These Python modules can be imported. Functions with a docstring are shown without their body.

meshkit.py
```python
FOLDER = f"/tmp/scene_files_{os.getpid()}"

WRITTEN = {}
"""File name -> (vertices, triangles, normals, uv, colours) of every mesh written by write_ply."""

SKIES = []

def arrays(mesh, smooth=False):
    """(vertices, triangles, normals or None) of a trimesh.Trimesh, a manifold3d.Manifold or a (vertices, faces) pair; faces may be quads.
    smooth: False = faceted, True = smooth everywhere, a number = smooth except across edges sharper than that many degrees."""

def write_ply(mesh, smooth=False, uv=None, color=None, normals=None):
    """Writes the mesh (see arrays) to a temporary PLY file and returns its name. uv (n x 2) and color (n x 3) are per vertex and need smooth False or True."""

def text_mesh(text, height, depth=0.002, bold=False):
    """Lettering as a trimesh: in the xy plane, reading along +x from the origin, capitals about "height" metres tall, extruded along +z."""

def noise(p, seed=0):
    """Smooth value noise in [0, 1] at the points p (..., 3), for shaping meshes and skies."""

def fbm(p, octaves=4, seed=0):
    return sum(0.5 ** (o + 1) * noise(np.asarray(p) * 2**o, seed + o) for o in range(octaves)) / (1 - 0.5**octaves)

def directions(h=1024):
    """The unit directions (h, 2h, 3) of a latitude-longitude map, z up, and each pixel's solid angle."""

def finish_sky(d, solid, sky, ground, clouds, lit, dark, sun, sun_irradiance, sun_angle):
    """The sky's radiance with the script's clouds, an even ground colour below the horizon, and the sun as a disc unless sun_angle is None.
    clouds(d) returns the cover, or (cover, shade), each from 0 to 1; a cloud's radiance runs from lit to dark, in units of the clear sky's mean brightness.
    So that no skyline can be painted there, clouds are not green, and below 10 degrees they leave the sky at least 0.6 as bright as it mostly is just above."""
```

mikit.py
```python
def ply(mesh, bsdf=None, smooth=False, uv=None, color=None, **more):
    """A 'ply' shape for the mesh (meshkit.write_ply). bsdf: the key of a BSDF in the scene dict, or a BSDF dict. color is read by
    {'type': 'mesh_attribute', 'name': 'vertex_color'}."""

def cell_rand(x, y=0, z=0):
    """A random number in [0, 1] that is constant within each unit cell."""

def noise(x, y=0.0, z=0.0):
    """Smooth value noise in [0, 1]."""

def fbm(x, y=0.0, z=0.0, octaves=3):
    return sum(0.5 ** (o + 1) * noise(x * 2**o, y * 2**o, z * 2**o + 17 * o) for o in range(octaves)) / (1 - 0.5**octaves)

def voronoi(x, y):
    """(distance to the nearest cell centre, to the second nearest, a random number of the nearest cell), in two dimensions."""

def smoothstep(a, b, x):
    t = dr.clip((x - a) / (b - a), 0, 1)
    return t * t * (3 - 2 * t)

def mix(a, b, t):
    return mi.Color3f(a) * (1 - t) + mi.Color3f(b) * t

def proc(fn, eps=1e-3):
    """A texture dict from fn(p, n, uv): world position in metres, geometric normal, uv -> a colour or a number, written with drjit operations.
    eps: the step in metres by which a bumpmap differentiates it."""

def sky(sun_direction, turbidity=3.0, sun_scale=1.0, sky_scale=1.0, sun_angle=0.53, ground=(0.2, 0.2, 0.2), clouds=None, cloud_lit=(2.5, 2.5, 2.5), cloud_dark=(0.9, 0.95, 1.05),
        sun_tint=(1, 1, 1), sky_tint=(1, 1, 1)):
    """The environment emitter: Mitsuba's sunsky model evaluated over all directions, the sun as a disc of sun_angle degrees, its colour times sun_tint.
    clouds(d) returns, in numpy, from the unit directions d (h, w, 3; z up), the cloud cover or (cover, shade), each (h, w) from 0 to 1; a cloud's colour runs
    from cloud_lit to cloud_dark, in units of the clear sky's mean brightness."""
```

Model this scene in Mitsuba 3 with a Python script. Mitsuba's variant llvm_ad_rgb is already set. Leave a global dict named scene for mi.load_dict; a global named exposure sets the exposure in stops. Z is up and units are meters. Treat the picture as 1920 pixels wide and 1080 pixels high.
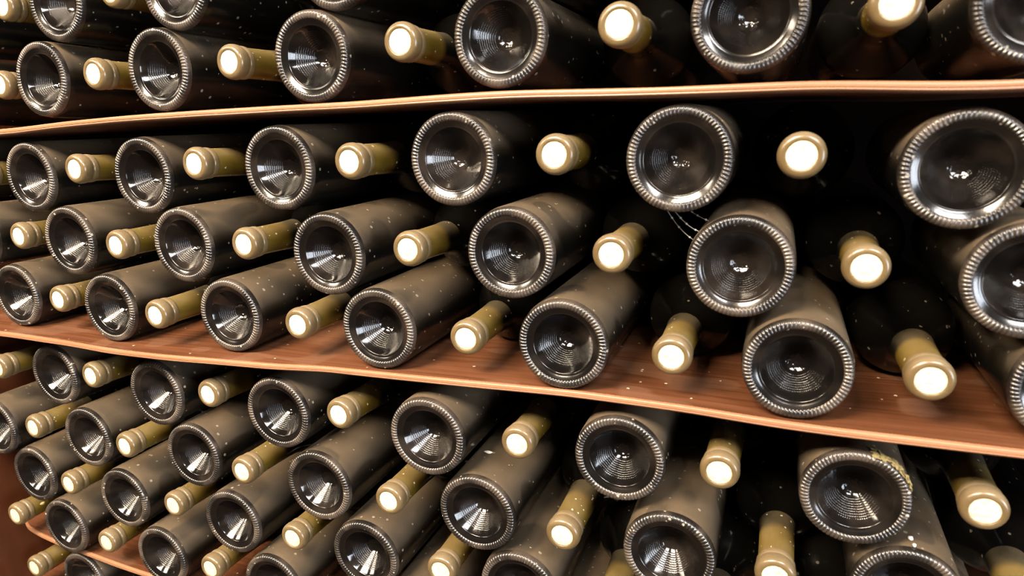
import math, random
import numpy as np, trimesh, mitsuba as mi, drjit as dr, mikit, meshkit
from scipy.interpolate import PchipInterpolator

T = mi.ScalarTransform4f
scene, labels = {}, {}
random.seed(7)
rng = np.random.default_rng(7)

# ------------------------------------------------------------------ camera, lamps, exposure
exposure = 0.0
EYE = np.array([0.70, -0.47772, 0.20995])
AHEAD = np.array([-0.36510202, 0.89992032, -0.23841965])
UP = np.array([-0.05355765, 0.23537116, 0.97042877])
scene['camera'] = {'type': 'thinlens', 'fov': math.degrees(2 * math.atan(960 / 1257.0)), 'fov_axis': 'x', 'aperture_radius': 0.0016, 'focus_distance': 0.66,
                   'near_clip': 0.01, 'far_clip': 50.0, 'to_world': T().look_at(origin=EYE.tolist(), target=(EYE + AHEAD).tolist(), up=UP.tolist())}
CEILING, FLOOR = 1.25, -1.25
# ceiling lamps: name, centre x, y, size x, size y, radiance
LAMPS = [('warm ceiling lamp over the aisle in front of the rack', 0.12, -1.12, 0.80, 0.55, (106, 85, 62)),
         ('whiter ceiling lamp farther right along the aisle', 1.45, -1.12, 0.80, 0.55, (44, 42, 40)),
         ('warm ceiling lamp farther left along the aisle', -1.15, -1.12, 0.80, 0.55, (40, 33, 25))]
DAYLIGHT = (15, 16.2, 17.8)          # of the window at the right end of the aisle

def numbered(name):
    if name not in scene and name not in labels and not any(k.startswith(name + '__') for k in scene):
        return name
    k = 1
    while True:
        n = f'{name}_{k:03d}'
        if n not in scene and n not in labels and not any(q.startswith(n + '__') for q in scene):
            return n
        k += 1

def thing(name, label, category, group=None):
    key = numbered(name)
    labels[key] = {'label': label, 'category': category}
    if group:
        labels[key]['group'] = group
    return key

def part(root, name, shape, label=None):
    key = numbered(root + '__' + name)
    scene[key] = shape
    if label:
        labels[key] = {'label': label}
    return key

def struct(name, shape, label):
    scene[name] = shape
    labels[name] = {'label': label, 'kind': 'structure'}
    return name

# ------------------------------------------------------------------ materials
F, mix, sst, fbm, noise, voronoi = mi.Float, mikit.mix, mikit.smoothstep, mikit.fbm, mikit.noise, mikit.voronoi

def dust_cover(p, n):
    """Dust that has settled on what faces up, thinned out in streaks and rubbed spots."""
    up = sst(-0.05, 0.85, n.z)
    cloud = 0.45 + 0.9 * fbm(p.x * 34, p.y * 22, p.z * 34, 3) * 0.9
    rubbed = sst(0.24, 0.36, noise(p.x * 42, p.y * 30, p.z * 42))
    return dr.clip(up * cloud * (0.55 + 0.45 * rubbed), 0, 1)

def specks(p, scale, share, size):
    x, y, z = p.x * scale, p.y * scale, p.z * scale
    i, j, k = dr.floor(x), dr.floor(y), dr.floor(z)
    h = [0.3 + 0.4 * mikit.cell_rand(i + q, j, k) for q in (11, 257, 911)]
    d = dr.sqrt(dr.square(x - i - h[0]) + dr.square(y - j - h[1]) + dr.square(z - k - h[2]))
    return dr.select((d < size * (0.5 + mikit.cell_rand(i, j + 71, k))) & (mikit.cell_rand(i, j, k + 33) > 1 - share), F(1), F(0))

def glass_color(p, n, uv):
    d = dust_cover(p, n)
    c = mix([0.004, 0.0038, 0.0033], [0.090, 0.064, 0.037], d * 0.92)
    s = specks(p, 330, 0.03, 0.36)
    return mix(c, [0.26, 0.23, 0.18], s * 0.7)

def glass_rough(p, n, uv):
    return 0.16 + 0.55 * sst(0.02, 0.35, dust_cover(p, n)) + 0.06 * noise(p.x * 60, p.y * 60, p.z * 60)

def rim_color(p, n, uv):
    d = sst(0.32, 0.75, fbm(p.x * 50, p.y * 50, p.z * 50, 3))
    c = mix([0.010, 0.0085, 0.0075], [0.11, 0.085, 0.065], d * 0.5)
    s = specks(p, 380, 0.03, 0.36)
    return mix(c, [0.5, 0.45, 0.36], s * 0.6)

def rim_rough(p, n, uv):
    return 0.20 + 0.20 * fbm(p.x * 50, p.y * 50, p.z * 50, 3)

def punt_color(p, n, uv):
    d = sst(0.42, 0.8, fbm(p.x * 44 + 3, p.y * 30, p.z * 44, 3))
    return mix([0.0035, 0.003, 0.0028], [0.06, 0.046, 0.037], d * 0.22)

def punt_bump(p, n, uv):
    u, v = (uv.x - 0.5) * 0.08, (uv.y - 0.5) * 0.08
    r, a = dr.sqrt(u * u + v * v), dr.atan2(v, u)
    rings = dr.sin(r * (2 * math.pi / 0.00125))
    dots = dr.sin(a * 90)
    band = sst(0.009, 0.011, r) * (1 - sst(0.0195, 0.021, r))
    swirl = 0.00035 * (1 - sst(0.0060, 0.0080, r)) * noise(u * 600 + 9, v * 600, 3.0)
    return 0.00014 * band * dr.maximum(rings, 0) * (0.5 + 0.5 * dots) + swirl

def neck_dust(p, n, uv):
    d = sst(0.0, 0.9, n.z) * (0.35 + 0.75 * fbm(p.x * 60, p.y * 45, p.z * 60, 3))
    return dr.clip(d, 0, 1)

scene['dusty_glass'] = {'type': 'twosided', 'bsdf': {'type': 'principled', 'base_color': mikit.proc(glass_color), 'roughness': mikit.proc(glass_rough), 'specular': 0.5}}
scene['rim_glass'] = {'type': 'twosided', 'bsdf': {'type': 'principled', 'base_color': mikit.proc(rim_color), 'roughness': mikit.proc(rim_rough), 'specular': 0.75, 'clearcoat': 0.6, 'clearcoat_gloss': 0.85}}
scene['punt_glass'] = {'type': 'twosided', 'bsdf': {'type': 'bumpmap', 'arbitrary': mikit.proc(punt_bump, eps=2e-4), 'scale': 1.0, 'bsdf': {
    'type': 'principled', 'base_color': mikit.proc(punt_color), 'roughness': 0.10, 'specular': 0.55}}}
scene['collar_glass'] = {'type': 'twosided', 'bsdf': {'type': 'principled', 'base_color': mikit.proc(punt_color), 'roughness': 0.17, 'specular': 0.7}}
def clean_color(p, n, uv):
    return mix([0.0032, 0.0030, 0.0026], [0.20, 0.18, 0.14], 0.6 * specks(p, 330, 0.02, 0.34))
scene['clean_glass'] = {'type': 'twosided', 'bsdf': {'type': 'principled', 'base_color': mikit.proc(clean_color), 'roughness': 0.16, 'specular': 0.35}}

def neck_color(p, n, uv):
    # uv.x runs along the neck from its lip (0) to the shoulder (1): the cork shines through the green glass only as far as it reaches
    cork = 1 - sst(0.50, 0.72, uv.x + 0.10 * (noise(p.x * 70, p.y * 70, p.z * 70) - 0.5))
    tone = fbm(p.x * 80, p.y * 30, p.z * 80, 3)
    olive = mix([0.076, 0.048, 0.006], [0.128, 0.086, 0.015], tone)
    c = mix([0.004, 0.004, 0.003], olive, cork)
    c = mix(c, [0.20, 0.16, 0.09], 0.38 * neck_dust(p, n, uv))
    return mix(c, [0.6, 0.55, 0.42], 0.7 * specks(p, 430, 0.03, 0.36))

def neck_rough(p, n, uv):
    return 0.22 + 0.35 * neck_dust(p, n, uv)

def lip_color(p, n, uv):
    t = fbm(p.x * 90, p.y * 90, p.z * 90, 3)
    c = mix([0.085, 0.057, 0.022], [0.145, 0.104, 0.052], t)
    return mix(c, [0.24, 0.19, 0.125], 0.5 * neck_dust(p, n, uv))

def cork_color(p, n, uv):
    t = fbm(p.x * 260, p.y * 260, p.z * 260, 3)
    pore = sst(0.66, 0.74, noise(p.x * 420, p.y * 420, p.z * 420))
    return mix(mix([0.82, 0.70, 0.47], [0.74, 0.61, 0.38], t), [0.42, 0.30, 0.16], pore * 0.45)

scene['neck_glass'] = {'type': 'twosided', 'bsdf': {'type': 'principled', 'base_color': mikit.proc(neck_color), 'roughness': mikit.proc(neck_rough), 'specular': 0.55}}
scene['lip_glass'] = {'type': 'twosided', 'bsdf': {'type': 'principled', 'base_color': mikit.proc(lip_color), 'roughness': 0.24, 'specular': 0.65}}
scene['cork_material'] = {'type': 'twosided', 'bsdf': {'type': 'diffuse', 'reflectance': mikit.proc(cork_color)}}

def grain(p):
    w = fbm(p.x * 3.0, p.y * 14, p.z * 3, 3)
    fine = fbm(p.x * 9.0, p.y * 340 + 4 * w, p.z * 60, 3)
    return 0.6 * w + 0.4 * fine

def wood_color(p, n, uv):
    g = grain(p)
    c = mix([0.068, 0.024, 0.010], [0.135, 0.055, 0.027], sst(0.25, 0.75, g))
    scuff = sst(0.60, 0.72, noise(p.x * 30, p.y * 55, 5.0)) * 0.25
    c = mix(c, [0.20, 0.115, 0.075], scuff)
    return mix(c, [0.62, 0.52, 0.42], 0.7 * specks(p, 300, 0.007, 0.34))

def band_color(p, n, uv):
    g = fbm(p.x * 7.0, p.y * 200, p.z * 420, 3)
    return mix([0.21, 0.095, 0.048], [0.32, 0.165, 0.092], g)

def panel_color(p, n, uv):
    g = fbm(p.x * 10, p.y * 60, p.z * 4, 3)
    return mix([0.040, 0.011, 0.004], [0.070, 0.020, 0.007], g)

scene['shelf_wood'] = {'type': 'twosided', 'bsdf': {'type': 'principled', 'base_color': mikit.proc(wood_color), 'roughness': 0.33, 'specular': 0.5}}
scene['band_wood'] = {'type': 'twosided', 'bsdf': {'type': 'principled', 'base_color': mikit.proc(band_color), 'roughness': 0.35, 'specular': 0.5}}
scene['panel_wood'] = {'type': 'twosided', 'bsdf': {'type': 'principled', 'base_color': mikit.proc(panel_color), 'roughness': 0.4, 'specular': 0.4}}
def flat(name, rgb):
    scene[name] = {'type': 'twosided', 'bsdf': {'type': 'diffuse', 'reflectance': {'type': 'rgb', 'value': list(rgb)}}}
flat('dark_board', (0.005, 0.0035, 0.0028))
flat('plaster', (0.085, 0.068, 0.055))
flat('ceiling_paint', (0.16, 0.14, 0.12))
flat('floor_tile', (0.05, 0.034, 0.024))
flat('lamp_metal', (0.6, 0.6, 0.6))
flat('straw', (0.24, 0.20, 0.095))
flat('pale_crumb', (0.75, 0.70, 0.62))
flat('web', (0.5, 0.48, 0.44))

# ------------------------------------------------------------------ mesh helpers
def box(x0, x1, y0, y1, z0, z1):
    return trimesh.creation.box(bounds=[[x0, y0, z0], [x1, y1, z1]])

def lathe(profile, n=96, push=None):
    """Profile of (radius, y) turned about the y axis; push(radius, y, angle) -> extra y. A radius of 0 at an end closes it."""
    prof = np.asarray(profile, float)
    th = np.linspace(0, 2 * np.pi, n, endpoint=False)
    rows = len(prof)
    r, y = np.repeat(prof[:, 0], n), np.repeat(prof[:, 1], n)
    a = np.tile(th, rows)
    if push is not None:
        y = y + push(r, y, a)
    v = np.stack([r * np.cos(a), y, r * np.sin(a)], 1)
    i = np.arange(n)
    f = []
    for k in range(rows - 1):
        p0, p1, q0, q1 = k * n + i, k * n + (i + 1) % n, (k + 1) * n + i, (k + 1) * n + (i + 1) % n
        if prof[k, 0] > 1e-7:
            f.append(np.stack([p0, p1, q0], 1))
        if prof[k + 1, 0] > 1e-7:
            f.append(np.stack([p1, q1, q0], 1))
    return trimesh.Trimesh(v, np.vstack(f)[:, ::-1], process=False)

def curve(points, m=6):
    """A smooth line through the given (radius, y) points."""
    p = np.asarray(points, float)
    t = np.concatenate([[0], np.cumsum(np.linalg.norm(np.diff(p, axis=0), axis=1))])
    s = np.concatenate([np.linspace(t[k], t[k + 1], m, endpoint=False) for k in range(len(t) - 1)] + [[t[-1]]])
    return np.stack([PchipInterpolator(t, p[:, 0])(s), PchipInterpolator(t, p[:, 1])(s)], 1)

# ------------------------------------------------------------------ the room (behind and around the camera)
struct('floor', mikit.ply(box(-2.5, 3.5, -3.2, 0.6, FLOOR - 0.1, FLOOR), 'floor_tile'), 'dark tiled cellar floor')
struct('ceiling', mikit.ply(box(-2.5, 3.5, -3.2, 0.6, CEILING, CEILING + 0.1), 'ceiling_paint'), 'pale cellar ceiling')
struct('wall_back', mikit.ply(box(-2.5, 3.5, 0.40, 0.60, FLOOR, CEILING), 'plaster'), 'plastered wall behind the wine rack')
struct('wall_front', mikit.ply(box(-2.5, 3.5, -3.2, -3.0, FLOOR, CEILING), 'plaster'), 'plastered wall across the aisle')
struct('wall_left', mikit.ply(box(-2.7, -2.5, -3.2, 0.6, FLOOR, CEILING), 'plaster'), 'plastered wall at the left end of the aisle')
struct('wall_right', mikit.ply(box(3.5, 3.7, -3.2, 0.6, FLOOR, CEILING), 'plaster'), 'plastered wall at the right end of the aisle')

for text, lx, ly, sx, sy, rad in LAMPS:
    t = thing('ceiling_lamp', text, 'ceiling lamp', 'ceiling lamps over the aisle')
    outer, inner = box(lx - sx / 2 - 0.02, lx + sx / 2 + 0.02, ly - sy / 2 - 0.02, ly + sy / 2 + 0.02, CEILING - 0.05, CEILING), None
    frame = trimesh.util.concatenate([box(lx - sx / 2 - 0.02, lx - sx / 2, ly - sy / 2 - 0.02, ly + sy / 2 + 0.02, CEILING - 0.05, CEILING),
                                      box(lx + sx / 2, lx + sx / 2 + 0.02, ly - sy / 2 - 0.02, ly + sy / 2 + 0.02, CEILING - 0.05, CEILING),
                                      box(lx - sx / 2, lx + sx / 2, ly - sy / 2 - 0.02, ly - sy / 2, CEILING - 0.05, CEILING),
                                      box(lx - sx / 2, lx + sx / 2, ly + sy / 2, ly + sy / 2 + 0.02, CEILING - 0.05, CEILING)])
    part(t, 'frame', mikit.ply(frame, 'lamp_metal'))
    z = CEILING - 0.042
    pane = trimesh.Trimesh([[lx - sx / 2, ly - sy / 2, z], [lx + sx / 2, ly - sy / 2, z], [lx + sx / 2, ly + sy / 2, z], [lx - sx / 2, ly + sy / 2, z]], [[0, 2, 1], [0, 3, 2]], process=False)
    part(t, 'diffuser', mikit.ply(pane, 'lamp_metal', emitter={'type': 'area', 'radiance': {'type': 'rgb', 'value': list(rad)}}))

WX, WY0, WY1, WZ0, WZ1 = 3.495, -2.3, -0.9, -0.55, 0.65
scene['window_1__frame'] = mikit.ply(trimesh.util.concatenate([box(WX - 0.04, WX, WY0 - 0.05, WY1 + 0.05, WZ0 - 0.05, WZ0), box(WX - 0.04, WX, WY0 - 0.05, WY1 + 0.05, WZ1, WZ1 + 0.05), box(WX - 0.04, WX, WY0 - 0.05, WY0, WZ0, WZ1),
                                                               box(WX - 0.04, WX, WY1, WY1 + 0.05, WZ0, WZ1), box(WX - 0.03, WX, -1.62, -1.58, WZ0, WZ1)]), 'lamp_metal')
scene['window_1__pane'] = mikit.ply(trimesh.Trimesh([[WX - 0.01, WY0, WZ0], [WX - 0.01, WY1, WZ0], [WX - 0.01, WY1, WZ1], [WX - 0.01, WY0, WZ1]], [[0, 2, 1], [0, 3, 2]], process=False), 'lamp_metal',
                                    emitter={'type': 'area', 'radiance': {'type': 'rgb', 'value': list(DAYLIGHT)}})
labels['window_1'] = {'label': 'frosted window at the right end of the aisle letting in cool daylight', 'kind': 'structure'}

# ------------------------------------------------------------------ where each bottle lies
R = 0.0371
LENGTH = 0.298
# shelf (U upper, M middle, L lower, F below the lowest board), row counted upward -> (base B or cork K facing out, its x, y, z, then x, z of the other end)
BOTTLES = {
    ('U', 2): [
        ('B', -0.1268, 0.0, 0.3386, -0.1268, 0.3386),
        ('K', -0.0386, 0.0071, 0.3444, -0.0425, 0.3393),
        ('B', 0.0419, 0.0037, 0.34, 0.0419, 0.34),
        ('K', 0.1216, 0.001, 0.3413, 0.1199, 0.3387),
        ('B', 0.1979, 0.0001, 0.3374, 0.1979, 0.3374),
        ('K', 0.2814, 0.0, 0.3388, 0.2817, 0.3382),
        ('B', 0.3653, 0.0, 0.3386, 0.3653, 0.3386),
        ('K', 0.45, 0.0, 0.3405, 0.4505, 0.3416),
        ('B', 0.534, 0.0, 0.3403, 0.534, 0.3403),
        ('K', 0.6179, 0.0, 0.3403, 0.6183, 0.3414),
    ],
    ('U', 1): [
        ('B', -0.1623, 0.0, 0.2703, -0.1623, 0.2703),
        ('K', -0.0779, 0.0137, 0.2703, -0.079, 0.2705),
        ('B', 0.0043, 0.0014, 0.2707, 0.0043, 0.2707),
        ('K', 0.0858, -0.0029, 0.2708, 0.0857, 0.2701),
        ('B', 0.1671, -0.0022, 0.2693, 0.1671, 0.2693),
        ('K', 0.2513, -0.0016, 0.2708, 0.2515, 0.269),
        ('B', 0.3361, -0.0013, 0.2691, 0.3361, 0.2691),
        ('K', 0.4241, -0.0061, 0.2737, 0.4191, 0.2684),
        ('B', 0.5037, -0.0018, 0.2719, 0.5037, 0.2719),
        ('K', 0.5943, -0.0111, 0.2711, 0.5886, 0.2701),
        ('B', 0.6748, 0.002, 0.2721, 0.6748, 0.2721),
        ('K', 0.7572, -0.0028, 0.2702, 0.7533, 0.2695),
        ('B', 0.8318, 0.0012, 0.2669, 0.8318, 0.2669),
    ],
    ('M', 3): [
        ('B', -0.2064, 0.0, 0.1772, -0.2064, 0.1772),
        ('K', -0.1224, 0.0, 0.1772, -0.1231, 0.1754),
        ('B', -0.0399, -0.0003, 0.1736, -0.0399, 0.1736),
        ('K', 0.0413, -0.0073, 0.1821, 0.0427, 0.1738),
        ('B', 0.1253, -0.002, 0.174, 0.1253, 0.174),
        ('K', 0.2052, -0.0122, 0.1854, 0.2082, 0.1767),
        ('B', 0.2911, -0.0036, 0.1794, 0.2911, 0.1794),
        ('K', 0.3732, -0.014, 0.1849, 0.3758, 0.1819),
        ('B', 0.4604, -0.0031, 0.1843, 0.4604, 0.1843),
        ('K', 0.5465, -0.0097, 0.1869, 0.5471, 0.183),
        ('B', 0.6337, -0.0041, 0.1816, 0.6337, 0.1816),
        ('K', 0.711, -0.0086, 0.1831, 0.7187, 0.1769),
        ('B', 0.8037, 0.0028, 0.1722, 0.8037, 0.1722),
    ],
    ('M', 2): [
        ('B', -0.1596, 0.004, 0.1056, -0.1596, 0.1056),
        ('K', -0.0786, 0.0002, 0.1098, -0.0786, 0.1061),
        ('B', 0.0024, -0.0011, 0.1066, 0.0024, 0.1066),
        ('K', 0.0833, -0.0099, 0.1064, 0.0838, 0.107),
        ('B', 0.1652, -0.0035, 0.1074, 0.1652, 0.1074),
        ('K', 0.247, -0.0089, 0.1123, 0.2499, 0.1061),
        ('B', 0.3346, -0.0047, 0.1047, 0.3346, 0.1047),
        ('K', 0.4163, -0.0052, 0.1123, 0.4203, 0.108),
        ('B', 0.5059, -0.0027, 0.1113, 0.5059, 0.1113),
        ('K', 0.5863, -0.0022, 0.1134, 0.5909, 0.1089),
        ('B', 0.6759, 0.0027, 0.1065, 0.6759, 0.1065),
        ('K', 0.7553, 0.0094, 0.1083, 0.7599, 0.1054),
        ('B', 0.8437, 0.0016, 0.1048, 0.8437, 0.1048),
    ],
    ('M', 1): [
        ('B', -0.1147, 0.0058, 0.0382, -0.1147, 0.0382),
        ('K', -0.0353, 0.0003, 0.0401, -0.0344, 0.037),
        ('B', 0.0459, -0.0022, 0.0359, 0.0459, 0.0359),
        ('K', 0.1264, -0.014, 0.0377, 0.1275, 0.0374),
        ('B', 0.2092, -0.0011, 0.0388, 0.2092, 0.0388),
        ('K', 0.2953, -0.0066, 0.0387, 0.2935, 0.0389),
        ('B', 0.3779, -0.0022, 0.039, 0.3779, 0.039),
        ('K', 0.4653, -0.0061, 0.0394, 0.4626, 0.0396),
        ('B', 0.5473, -0.0036, 0.0401, 0.5473, 0.0401),
        ('K', 0.6311, -0.0015, 0.0379, 0.6321, 0.038),
        ('B', 0.7169, -0.0007, 0.0359, 0.7169, 0.0359),
        ('K', 0.7969, -0.0021, 0.0377, 0.7964, 0.0369),
        ('B', 0.8762, 0.0008, 0.0374, 0.8762, 0.0374),
    ],
    ('L', 4): [
        ('K', -0.1628, -0.0035, -0.0516, -0.1592, -0.0548),
        ('B', -0.0752, 0.004, -0.0548, -0.0752, -0.0548),
        ('K', -0.0028, -0.0028, -0.0448, 0.0076, -0.0554),
        ('B', 0.0905, -0.0009, -0.056, 0.0905, -0.056),
        ('K', 0.1643, 0.0002, -0.0482, 0.1735, -0.0557),
        ('B', 0.2563, -0.0051, -0.0553, 0.2563, -0.0553),
        ('K', 0.326, -0.0013, -0.0486, 0.339, -0.0558),
        ('B', 0.4207, -0.0057, -0.0563, 0.4207, -0.0563),
        ('K', 0.5029, 0.0041, -0.0544, 0.5058, -0.0552),
        ('B', 0.5909, 0.0017, -0.054, 0.5909, -0.054),
        ('K', 0.6676, 0.0066, -0.0546, 0.6756, -0.056),
        ('B', 0.7603, 0.0035, -0.058, 0.7603, -0.058),
        ('K', 0.8394, 0.0093, -0.0556, 0.8443, -0.058),
    ],
    ('L', 3): [
        ('B', -0.1977, -0.0028, -0.1348, -0.1977, -0.1348),
        ('K', -0.1226, -0.0032, -0.1238, -0.1173, -0.1313),
        ('B', -0.0371, 0.0019, -0.1276, -0.0371, -0.1276),
        ('K', 0.0354, -0.0064, -0.1227, 0.0437, -0.1266),
        ('B', 0.1246, 0.0038, -0.1257, 0.1246, -0.1257),
        ('K', 0.2025, -0.0069, -0.1255, 0.2089, -0.1272),
        ('B', 0.2933, -0.0029, -0.1287, 0.2933, -0.1287),
        ('K', 0.3747, -0.0045, -0.1278, 0.378, -0.1279),
        ('B', 0.4627, 0.0001, -0.1271, 0.4627, -0.1271),
        ('K', 0.5441, -0.0041, -0.1285, 0.5473, -0.1283),
        ('B', 0.6318, -0.0018, -0.1295, 0.6318, -0.1295),
        ('K', 0.7114, -0.0028, -0.129, 0.7154, -0.1294),
        ('B', 0.7989, 0.0057, -0.1293, 0.7989, -0.1293),
        ('K', 0.8723, 0.0, -0.1287, 0.8829, -0.1293),
    ],
    ('L', 2): [
        ('B', -0.1561, 0.0051, -0.1971, -0.1561, -0.1971),
        ('K', -0.0811, -0.0021, -0.1926, -0.0747, -0.1973),
        ('B', 0.0068, 0.0002, -0.1978, 0.0068, -0.1978),
        ('K', 0.0819, 0.0035, -0.1934, 0.0881, -0.197),
        ('B', 0.1694, 0.0009, -0.1962, 0.1694, -0.1962),
        ('K', 0.2512, -0.0007, -0.1964, 0.2536, -0.1972),
        ('B', 0.3378, 0.0001, -0.1982, 0.3378, -0.1982),
        ('K', 0.4206, 0.0031, -0.1976, 0.4186, -0.1976),
        ('B', 0.499, 0.0023, -0.1976, 0.499, -0.1976),
        ('K', 0.5823, 0.0, -0.1966, 0.5836, -0.1963),
        ('K', 0.6659, 0.0, -0.1973, 0.6659, -0.1973),
        ('K', 0.7499, 0.0, -0.1973, 0.7499, -0.1973),
        ('B', 0.8339, 0.0, -0.1973, 0.8339, -0.1973),
    ],
    ('L', 1): [
        ('K', -0.2034, -0.0007, -0.2606, -0.1999, -0.2625),
        ('B', -0.1159, 0.0037, -0.2625, -0.1159, -0.2625),
        ('K', -0.0337, -0.0028, -0.2623, -0.0319, -0.2635),
        ('B', 0.0522, -0.0001, -0.2644, 0.0522, -0.2644),
        ('K', 0.1288, -0.0012, -0.261, 0.1336, -0.2636),
        ('B', 0.2151, -0.0008, -0.2628, 0.2151, -0.2628),
        ('K', 0.3002, 0.0, -0.2632, 0.2996, -0.263),
        ('B', 0.384, 0.0, -0.2635, 0.384, -0.2635),
        ('B', 0.5516, 0.0, -0.2645, 0.5516, -0.2645),
    ],
    ('F', 9): [
        ('K', -0.2094, 0.01, -0.3475, -0.2095, -0.3505),
        ('B', -0.1262, 0.018, -0.3505, -0.1262, -0.3505),
    ],
}

# ------------------------------------------------------------------ the rack: boards that have bowed under the bottles, side panel, back
LEFT, RIGHT, BACK, THICK = -0.2475, 1.45, 0.345, 0.0065
def spline(pts):
    p = np.asarray(pts, float)
    g = PchipInterpolator(p[:, 0], p[:, 1])
    return lambda x: g(np.clip(x, p[0, 0], p[-1, 0]))

def under(shelf):
    row = BOTTLES[(shelf, 1)]
    pts = [(bx, (fz + bz) / 2 - R - 0.0003) if end == 'B' else (bx, bz - R - 0.0003) for end, fx, fy, fz, bx, bz in row]
    return spline([(LEFT, pts[0][1])] + pts + [(RIGHT, pts[-1][1] - 0.002)])

edge_up = spline([(-.25, .2225), (-.06, .2237), (.0616, .2284), (.168, .2308), (.29, .2314), (.366, .2313), (.489, .2328), (.636, .2290), (.70, .2283), (.8235, .2227), (1.45, .222)])
# the bottles of this row lean back a little: their bodies touch the bowed board at the rear, their fronts hover just above it
row_up = []
for end, fx, fy, fz, bx, bz in BOTTLES[('U', 1)]:
    rest = float(edge_up(bx)) + R + 0.0006
    bz = (fz + (min(rest, fz) - fz) * LENGTH / 0.178) if end == 'B' else rest
    row_up.append((end, fx, fy, max(fz, rest) if end == 'K' else fz, bx, bz))
BOTTLES[('U', 1)] = row_up
BOARDS = [   # height of the top along the board, how far its front edge droops, where its front edge runs
    (edge_up, lambda x: 0 * x, spline([(LEFT, -.008), (1.45, -.006)])),
    (under('M'), lambda x: 0 * x, spline([(LEFT, -.0138), (-.126, -.0135), (-.036, -.0135), (.133, -.0215), (.26, -.0155), (.334, -.0068), (.408, -.0052), (.64, .0002), (.759, -.0055), (.8505, -.0075), (1.45, -.008)])),
    (under('L'), lambda x: 0 * x, spline([(LEFT, .036), (-.2303, .029), (-.16, .0185), (-.1, .0145), (.01, .0098), (1.45, .008)])),
    (spline([(LEFT, -.3890), (1.45, -.3890)]), lambda x: 0 * x, spline([(LEFT, .012), (1.45, .01)])),
    (spline([(LEFT, .4850), (1.45, .4850)]), lambda x: 0 * x, spline([(LEFT, 0), (1.45, 0)])),
]
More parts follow.
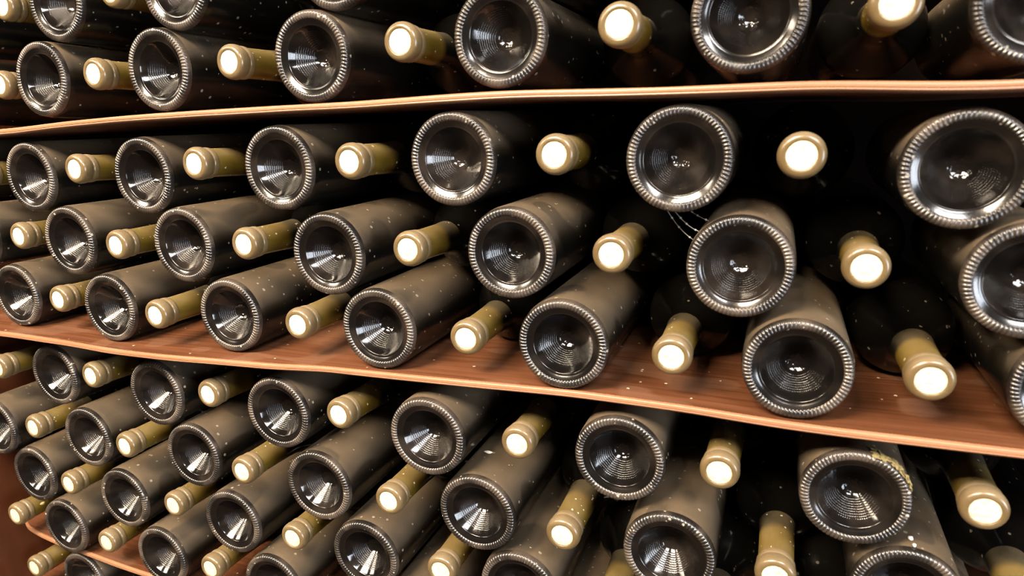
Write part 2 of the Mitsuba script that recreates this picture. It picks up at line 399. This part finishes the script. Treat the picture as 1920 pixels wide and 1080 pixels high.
def board_mesh(top, droop, front, rows, closed_front):
    """A bowed board as a closed grid; rows: (share of the depth behind the front edge in metres or None for the back, drop of the top, thickness)."""
    xs = np.linspace(LEFT, RIGHT, 181)
    up, dn = [], []
    for d in rows:
        y = front(xs) + d if d < 1 else np.full_like(xs, BACK)
        s = np.clip(1 - d / 0.03, 0, 1)
        z = top(xs) - droop(xs) * s * s * (3 - 2 * s)
        up.append(np.stack([xs, y, z], 1)); dn.append(np.stack([xs, y, z - THICK], 1))
    loop = up + dn[::-1]
    v, n, m = np.vstack(loop), len(xs), len(loop)
    f = []
    i = np.arange(n - 1)
    for k in range(m):
        a, b = k * n, ((k + 1) % m) * n
        f += [np.stack([a + i, a + i + 1, b + i + 1], 1), np.stack([a + i, b + i + 1, b + i], 1)]
    for e in (0, n - 1):
        ring = np.arange(m) * n + e
        tri = np.stack([np.full(m - 2, ring[0]), ring[1:-1], ring[2:]], 1)
        f.append(tri if e == 0 else tri[:, ::-1])
    mesh = trimesh.Trimesh(v, np.vstack(f), process=False)
    mesh.fix_normals()
    return mesh

def band_mesh(top, droop, front):
    """The pale lipping glued along a board's front edge: two rounded beads with a groove between."""
    xs = np.linspace(LEFT, RIGHT, 241)
    h = THICK - 0.0006
    sec = [(0.0004, 0.0), (-0.0016, 0.0), (-0.0026, -0.0009), (-0.0028, -0.0024), (-0.0027, -0.0034), (-0.0021, -0.0037), (-0.0024, -0.0041), (-0.0025, -0.0047), (-0.0022, -h + 0.0007), (-0.0012, -h), (0.0004, -h)]
    wob = 0.00012 * np.sin(xs * 23) + 0.00008 * np.sin(xs * 61 + 1)
    rows = [np.stack([xs, front(xs) + a, top(xs) - droop(xs) + 0.0003 + b + wob * (b < 0)], 1) for a, b in sec]
    v, n, m, f = np.vstack(rows), len(xs), len(rows), []
    i = np.arange(n - 1)
    for k in range(m):
        a, b = k * n, ((k + 1) % m) * n
        f += [np.stack([a + i, a + i + 1, b + i + 1], 1), np.stack([a + i, b + i + 1, b + i], 1)]
    for e in (0, n - 1):
        ring = np.arange(m) * n + e
        tri = np.stack([np.full(m - 2, ring[0]), ring[1:-1], ring[2:]], 1)
        f.append(tri if e == 0 else tri[:, ::-1])
    mesh = trimesh.Trimesh(v, np.vstack(f), process=False)
    mesh.fix_normals()
    return mesh

rack = thing('wine_rack', 'reddish brown wooden wine rack with thin bowed shelves filled with lying bottles', 'wine rack')
SHELF_LABELS = ['thin upper shelf board seen nearly edge on, with pale front lipping', 'reddish brown middle shelf board with its dusty top in view', 'short lower shelf board showing at the bottom left', None, None]
for (top, droop, front), text in zip(BOARDS, SHELF_LABELS):
    s = part(rack, 'shelf', mikit.ply(board_mesh(top, droop, front, [0.0004, 0.004, 0.010, 0.018, 0.032, 0.08, 0.16, 2], True), 'shelf_wood', 40), text)
    part(s, 'edge_band', mikit.ply(band_mesh(top, droop, front), 'band_wood', 40), 'pale tan front lipping' if text else None)
part(rack, 'side_panel', mikit.ply(box(LEFT - 0.03, LEFT - 0.0002, -0.02, BACK + 0.015, FLOOR, 0.9), 'panel_wood'), 'dark reddish brown side panel at the left end')
part(rack, 'side_panel', mikit.ply(box(RIGHT + 0.0002, RIGHT + 0.03, -0.02, BACK + 0.015, FLOOR, 0.9), 'panel_wood'))
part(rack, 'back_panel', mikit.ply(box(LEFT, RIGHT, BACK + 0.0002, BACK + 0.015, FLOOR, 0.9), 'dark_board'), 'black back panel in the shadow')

# ------------------------------------------------------------------ bottles
# --- meshes shared by all bottles, axis along +y, y = 0 at the end that faces out
KNURLS = 76
def knurl(r, y, a):
    w = np.clip((r - 0.0293) / 0.0012, 0, 1) * np.clip((0.0366 - r) / 0.0004, 0, 1)
    return -0.0009 * w * np.abs(np.cos(0.5 * (KNURLS * a + 260 * (r - 0.0325)))) ** 0.8
heel = curve([(0.0365, 0.0062), (0.0364, 0.0042), (0.0358, 0.0023), (0.0347, 0.0012), (0.0333, 0.0007), (0.0318, 0.0007), (0.0305, 0.0010), (0.0296, 0.0014)], 2)
RIM = lathe(heel, KNURLS * 7, knurl)
dome = curve([(0.0296, 0.0014), (0.0290, 0.00168), (0.0281, 0.00212), (0.0271, 0.00264), (0.0261, 0.00322), (0.0254, 0.0035), (0.0248, 0.0036), (0.0243, 0.0040)], 4)
cone = curve([(0.0243, 0.0040), (0.0237, 0.0048), (0.0215, 0.0074), (0.0180, 0.0113), (0.0140, 0.0156), (0.0105, 0.0193), (0.0085, 0.0213)], 4)
tip = curve([(0.0085, 0.0213), (0.0074, 0.0222), (0.0060, 0.0232), (0.0044, 0.0240), (0.0028, 0.0245), (0.0014, 0.0248), (0.0, 0.0249)], 4)
COLLAR = lathe(dome, 112)
PUNT = lathe(np.vstack([dome[-1:], cone[1:], tip[1:]]), 112)
PUNT_UV = np.stack([PUNT.vertices[:, 0] / 0.08 + 0.5, PUNT.vertices[:, 2] / 0.08 + 0.5], 1)
body_profile = np.vstack([curve([(0.0365, 0.0062), (0.0368, 0.0078), (R, 0.0105), (R, 0.013)], 2), [(R, 0.04), (R, 0.08), (R, 0.12), (R, 0.16), (R, 0.178)],
                          curve([(R, 0.183), (0.0355, 0.192), (0.030, 0.202), (0.0215, 0.213), (0.0160, 0.224), (0.0142, 0.240), (0.0133, 0.262), (0.0131, 0.278)], 3),
                          curve([(0.0134, 0.281), (0.0142, 0.283), (0.0142, 0.286), (0.0136, 0.288), (0.0148, 0.290), (0.0148, 0.295), (0.0135, 0.298), (0.0, 0.298)], 2)])
BODY = lathe(body_profile, 120)

finish = curve([(0.0096, 0.0010), (0.0098, 0.0002), (0.0106, 0.0), (0.0121, 0.0003), (0.0137, 0.0014), (0.0147, 0.0034), (0.0150, 0.0062), (0.0148, 0.0088), (0.0142, 0.0103), (0.0136, 0.0110),
                (0.0136, 0.0122), (0.0141, 0.0130), (0.0143, 0.0146), (0.0142, 0.0166), (0.0136, 0.0180), (0.0133, 0.0186)], 3)
FINISH = lathe(finish, 72)
neckline = curve([(0.0133, 0.0186), (0.0132, 0.024), (0.0133, 0.036), (0.0136, 0.050), (0.0141, 0.062), (0.0146, 0.070)], 5)
NECK = lathe(neckline, 72)
NECK_UV = np.stack([(NECK.vertices[:, 1] - 0.0186) / 0.0514, np.arctan2(NECK.vertices[:, 2], NECK.vertices[:, 0]) / (2 * np.pi) + 0.5], 1)
NECK_BODY = lathe(np.vstack([curve([(0.0146, 0.070), (0.0160, 0.078), (0.0205, 0.088), (0.0290, 0.099), (0.0350, 0.109), (R, 0.120)], 4), [(R, 0.16), (R, 0.22), (R, 0.288)],
                             curve([(R, 0.290), (0.0364, 0.295), (0.034, 0.298), (0.030, 0.297), (0.023, 0.291), (0.010, 0.279), (0.0, 0.277)], 2)]), 96)
CORK = lathe(np.vstack([[(0.0, 0.0008), (0.005, 0.0007), (0.0088, 0.0007)], [(0.0094, 0.0010), (0.0096, 0.0018), (0.0096, 0.012), (0.0, 0.012)]]), 48)

PLY = {'rim': mikit.ply(RIM, 'rim_glass', True), 'collar': mikit.ply(COLLAR, 'collar_glass', True), 'punt': mikit.ply(PUNT, 'punt_glass', True, uv=PUNT_UV), 'body': mikit.ply(BODY, 'dusty_glass', 50),
       'finish': mikit.ply(FINISH, 'lip_glass', True), 'neck': mikit.ply(NECK, 'neck_glass', True, uv=NECK_UV), 'neck_body': mikit.ply(NECK_BODY, 'clean_glass', 60), 'cork': mikit.ply(CORK, 'cork_material', 40)}

ORDINAL = ['leftmost', 'second', 'third', 'fourth', 'fifth', 'sixth', 'seventh', 'eighth', 'ninth', 'tenth']
ROW = {('U', 3): 'third row above the top board', ('U', 2): 'second row above the top board', ('U', 1): 'row on the top board',
       ('M', 3): 'top row of middle shelf', ('M', 2): 'second row of middle shelf', ('M', 1): 'bottom row of middle shelf',
       ('L', 4): 'row just under the middle board', ('L', 3): 'second row under the middle board', ('L', 2): 'third row under the middle board', ('L', 1): 'fourth row under the middle board',
       ('F', 9): 'row under the lowest board'}
# bottles of which the photograph shows no base or cork: (shelf, row, end, x of the front rounded to cm) -> label
CUT = {('U', 2, 'B', -.127): 'dark bottle at the very top left, its base cut off by the frame edge', ('U', 2, 'K', .281): 'bottle at the top edge showing only a short neck, right of a ridged base',
       ('U', 2, 'K', .450): 'black bottle in the dark at the top edge, right of the highest ridged rim', ('U', 2, 'B', .534): 'dark bottle body at the top edge, above the fifth cork of the top board',
       ('U', 2, 'K', .618): 'black bottle at the top edge, above the widest base on the top board', ('U', 1, 'B', -.162): 'dark bottle on the top board, its base cut off by the left edge',
       ('M', 3, 'B', -.206): 'dark bottle in top row of middle shelf, base cut off by left edge', ('M', 3, 'K', -.122): 'bottle in middle shelf top row, its cork cut off by the left edge',
       ('L', 3, 'K', .880): 'bottle showing only its olive neck in the bottom right corner',
       ('L', 2, 'K', .582): 'bottle at the bottom edge showing only olive neck, between two dark dusty bottles', ('L', 2, 'K', .666): 'black bottle at the bottom edge, left of the steep olive neck',
       ('L', 2, 'K', .750): 'black bottle at the bottom edge, right below the steep olive neck', ('L', 2, 'B', .834): 'dark bottle body in the bottom right corner, base below the frame',
       ('L', 1, 'K', .300): 'black bottle at the bottom edge, hidden among dusty bottle bodies', ('L', 1, 'B', .384): 'dark bottle body at the bottom edge under the middle of the rack',
       ('L', 1, 'B', .552): 'dark bottle body low at the bottom edge, below the steep neck'}
KEY = {}
for (shelf, row), items in BOTTLES.items():
    count = {'B': 0, 'K': 0}
    for n, (end, fx, fy, fz, bx, bz) in enumerate(items):
        a = np.array([fx, fy, fz]); b = np.array([bx, fy + LENGTH, bz]); ax = (b - a) / np.linalg.norm(b - a)
        right = np.cross(ax, [0, 0, 1.0]); right /= np.linalg.norm(right); up = np.cross(right, ax)
        spin = rng.uniform(0, 360)
        m = np.eye(4); m[:3, 0], m[:3, 1], m[:3, 2], m[:3, 3] = right, ax, up, a
        tw = T(m.tolist()) @ T().rotate([0, 1, 0], spin)
        cut = next((v for (s_, r_, e_, x_), v in CUT.items() if (s_, r_, e_) == (shelf, row, end) and abs(x_ - fx) < 0.012), None)
        nth = '' if cut else ORDINAL[count[end]]
        count[end] += 0 if cut else 1
        where = ROW[(shelf, row)]
        if end == 'B':
            t = thing('wine_bottle', cut or f'dark bottle lying base outward, {nth} base{"" if nth == "leftmost" else " from left"} in {where}', 'wine bottle', 'wine bottles lying base outward')
            part(t, 'body', {**PLY['body'], 'to_world': tw})
            part(t, 'knurled_rim', {**PLY['rim'], 'to_world': tw}, 'ring of fine ridges around the base')
            part(t, 'base_collar', {**PLY['collar'], 'to_world': tw}, 'smooth shiny collar inside the ridged ring')
            part(t, 'punt', {**PLY['punt'], 'to_world': tw}, 'hollow dark glossy punt with a bright dimple in its middle')
        else:
            t = thing('wine_bottle', cut or f'bottle with cork facing outward, {nth} cork{"" if nth == "leftmost" else " from left"} in {where}', 'wine bottle', 'wine bottles lying cork outward')
            part(t, 'body', {**PLY['neck_body'], 'to_world': tw})
            part(t, 'neck', {**PLY['neck'], 'to_world': tw}, 'olive glass neck')
            part(t, 'lip', {**PLY['finish'], 'to_world': tw}, 'rounded glass lip with a ring below')
            part(t, 'cork', {**PLY['cork'], 'to_world': tw}, 'pale cream cork')
        KEY[(shelf, row, n)] = t

# ------------------------------------------------------------------ crumbs, dried straw and cobweb
def bottle_key(shelf, row, x):
    items = BOTTLES[(shelf, row)]
    n = min(range(len(items)), key=lambda i: abs(items[i][1] - x) + (0 if items[i][0] == 'B' else 1))
    return KEY[(shelf, row, n)], items[n]

def lump(size, seed, squash=(1, 1, 1)):
    m = trimesh.creation.icosphere(subdivisions=2, radius=1.0)
    v = m.vertices * (0.75 + 0.5 * meshkit.noise(m.vertices * 1.6 + seed)[:, None])
    m.vertices = v * size * np.asarray(squash)
    return m

key, (_, bx0, by0, bz0, _, _) = bottle_key('L', 4, 0.76)
flakes = []
for k in range(46):
    ang = math.radians(rng.uniform(20, 77)); y = rng.uniform(-0.0004, 0.011); r = 0.0367 + (0.0006 if y > 0.004 else 0.0)
    f = trimesh.creation.box(extents=[rng.uniform(0.0012, 0.0034), rng.uniform(0.002, 0.006), rng.uniform(0.0004, 0.0008)])
    f.apply_transform(trimesh.transformations.euler_matrix(rng.uniform(-0.3, 0.3), rng.uniform(-0.3, 0.3), rng.uniform(-1.2, 1.2)))
    f.apply_transform(trimesh.transformations.rotation_matrix(math.pi / 2 - ang, [0, 1, 0]))
    f.apply_translation([bx0 + r * math.cos(ang), by0 + y, bz0 + r * math.sin(ang)])
    flakes.append(f)
part(key, 'straw_flakes', {**mikit.ply(trimesh.util.concatenate(flakes), 'straw')}, 'dried straw coloured flakes stuck on the rim')
labels[key]['label'] = 'dark bottle with straw coloured flakes on its base rim, just under the middle board'

def crumb(shelf, row, x, y, ang, size, seed, label, mat='pale_crumb', squash=(1, 1.3, 0.8)):
    _, (_, cx, cy, cz, _, _) = bottle_key(shelf, row, x)
    m = lump(size, seed, squash)
    a = math.radians(ang); r = R + size * 0.62
    m.apply_translation([cx + r * math.cos(a), y, cz + r * math.sin(a)])
    t = thing('crumb', label, 'crumb', 'crumbs on the bottles')
    scene[t] = mikit.ply(m, mat, 60)

crumb('L', 3, 0.80, 0.020, 88, 0.0018, 1, 'larger pale crumb on the dusty bottle at the lower right')
crumb('L', 3, 0.80, 0.0125, 86, 0.0013, 5, 'smaller pale crumb in front of the larger one at lower right')
crumb('L', 3, 0.4627, 0.045, 98, 0.0019, 9, 'white flake lying on a dusty bottle near the bottom middle', squash=(2.2, 1.0, 0.7))
crumb('L', 2, -0.156, 0.004, -78, 0.0022, 13, 'straw coloured crumb clinging below a base at the lower left', 'straw')

def strand(a, b, sag, rad=0.00016):
    t = np.linspace(0, 1, 9)[:, None]
    p = np.array(a) * (1 - t) + np.array(b) * t - np.array([0, 0, 1]) * sag * 4 * t * (1 - t)
    return trimesh.util.concatenate([trimesh.creation.cylinder(radius=rad, segment=[p[i], p[i + 1]], sections=5) for i in range(8)]), p
pieces = []
_, (_, ux, uy, uz, _, _) = bottle_key('M', 3, 0.6336)
_, (_, lx, ly, lz, _, _) = bottle_key('M', 2, 0.675)
for a, b, sag in (((ux - 0.004, 0.012, uz - R), (lx - 0.029, 0.012, lz + 0.0235), 0.002), ((ux - 0.012, 0.02, uz - 0.0352), (lx - 0.0335, 0.02, lz + 0.016), 0.003), ((ux + 0.002, 0.03, uz - R), (lx - 0.024, 0.03, lz + 0.0285), 0.001)):
    m, p = strand(a, b, sag)
    pieces.append(m)
    for q in (2, 4, 7):
        d = lump(0.0007, q + sag * 1000); d.apply_translation(p[q]); pieces.append(d)
t = thing('cobweb', 'dusty cobweb threads hanging below the base beside the lone cork, in the dark', 'cobweb')
scene[t] = mikit.ply(trimesh.util.concatenate(pieces), 'web')
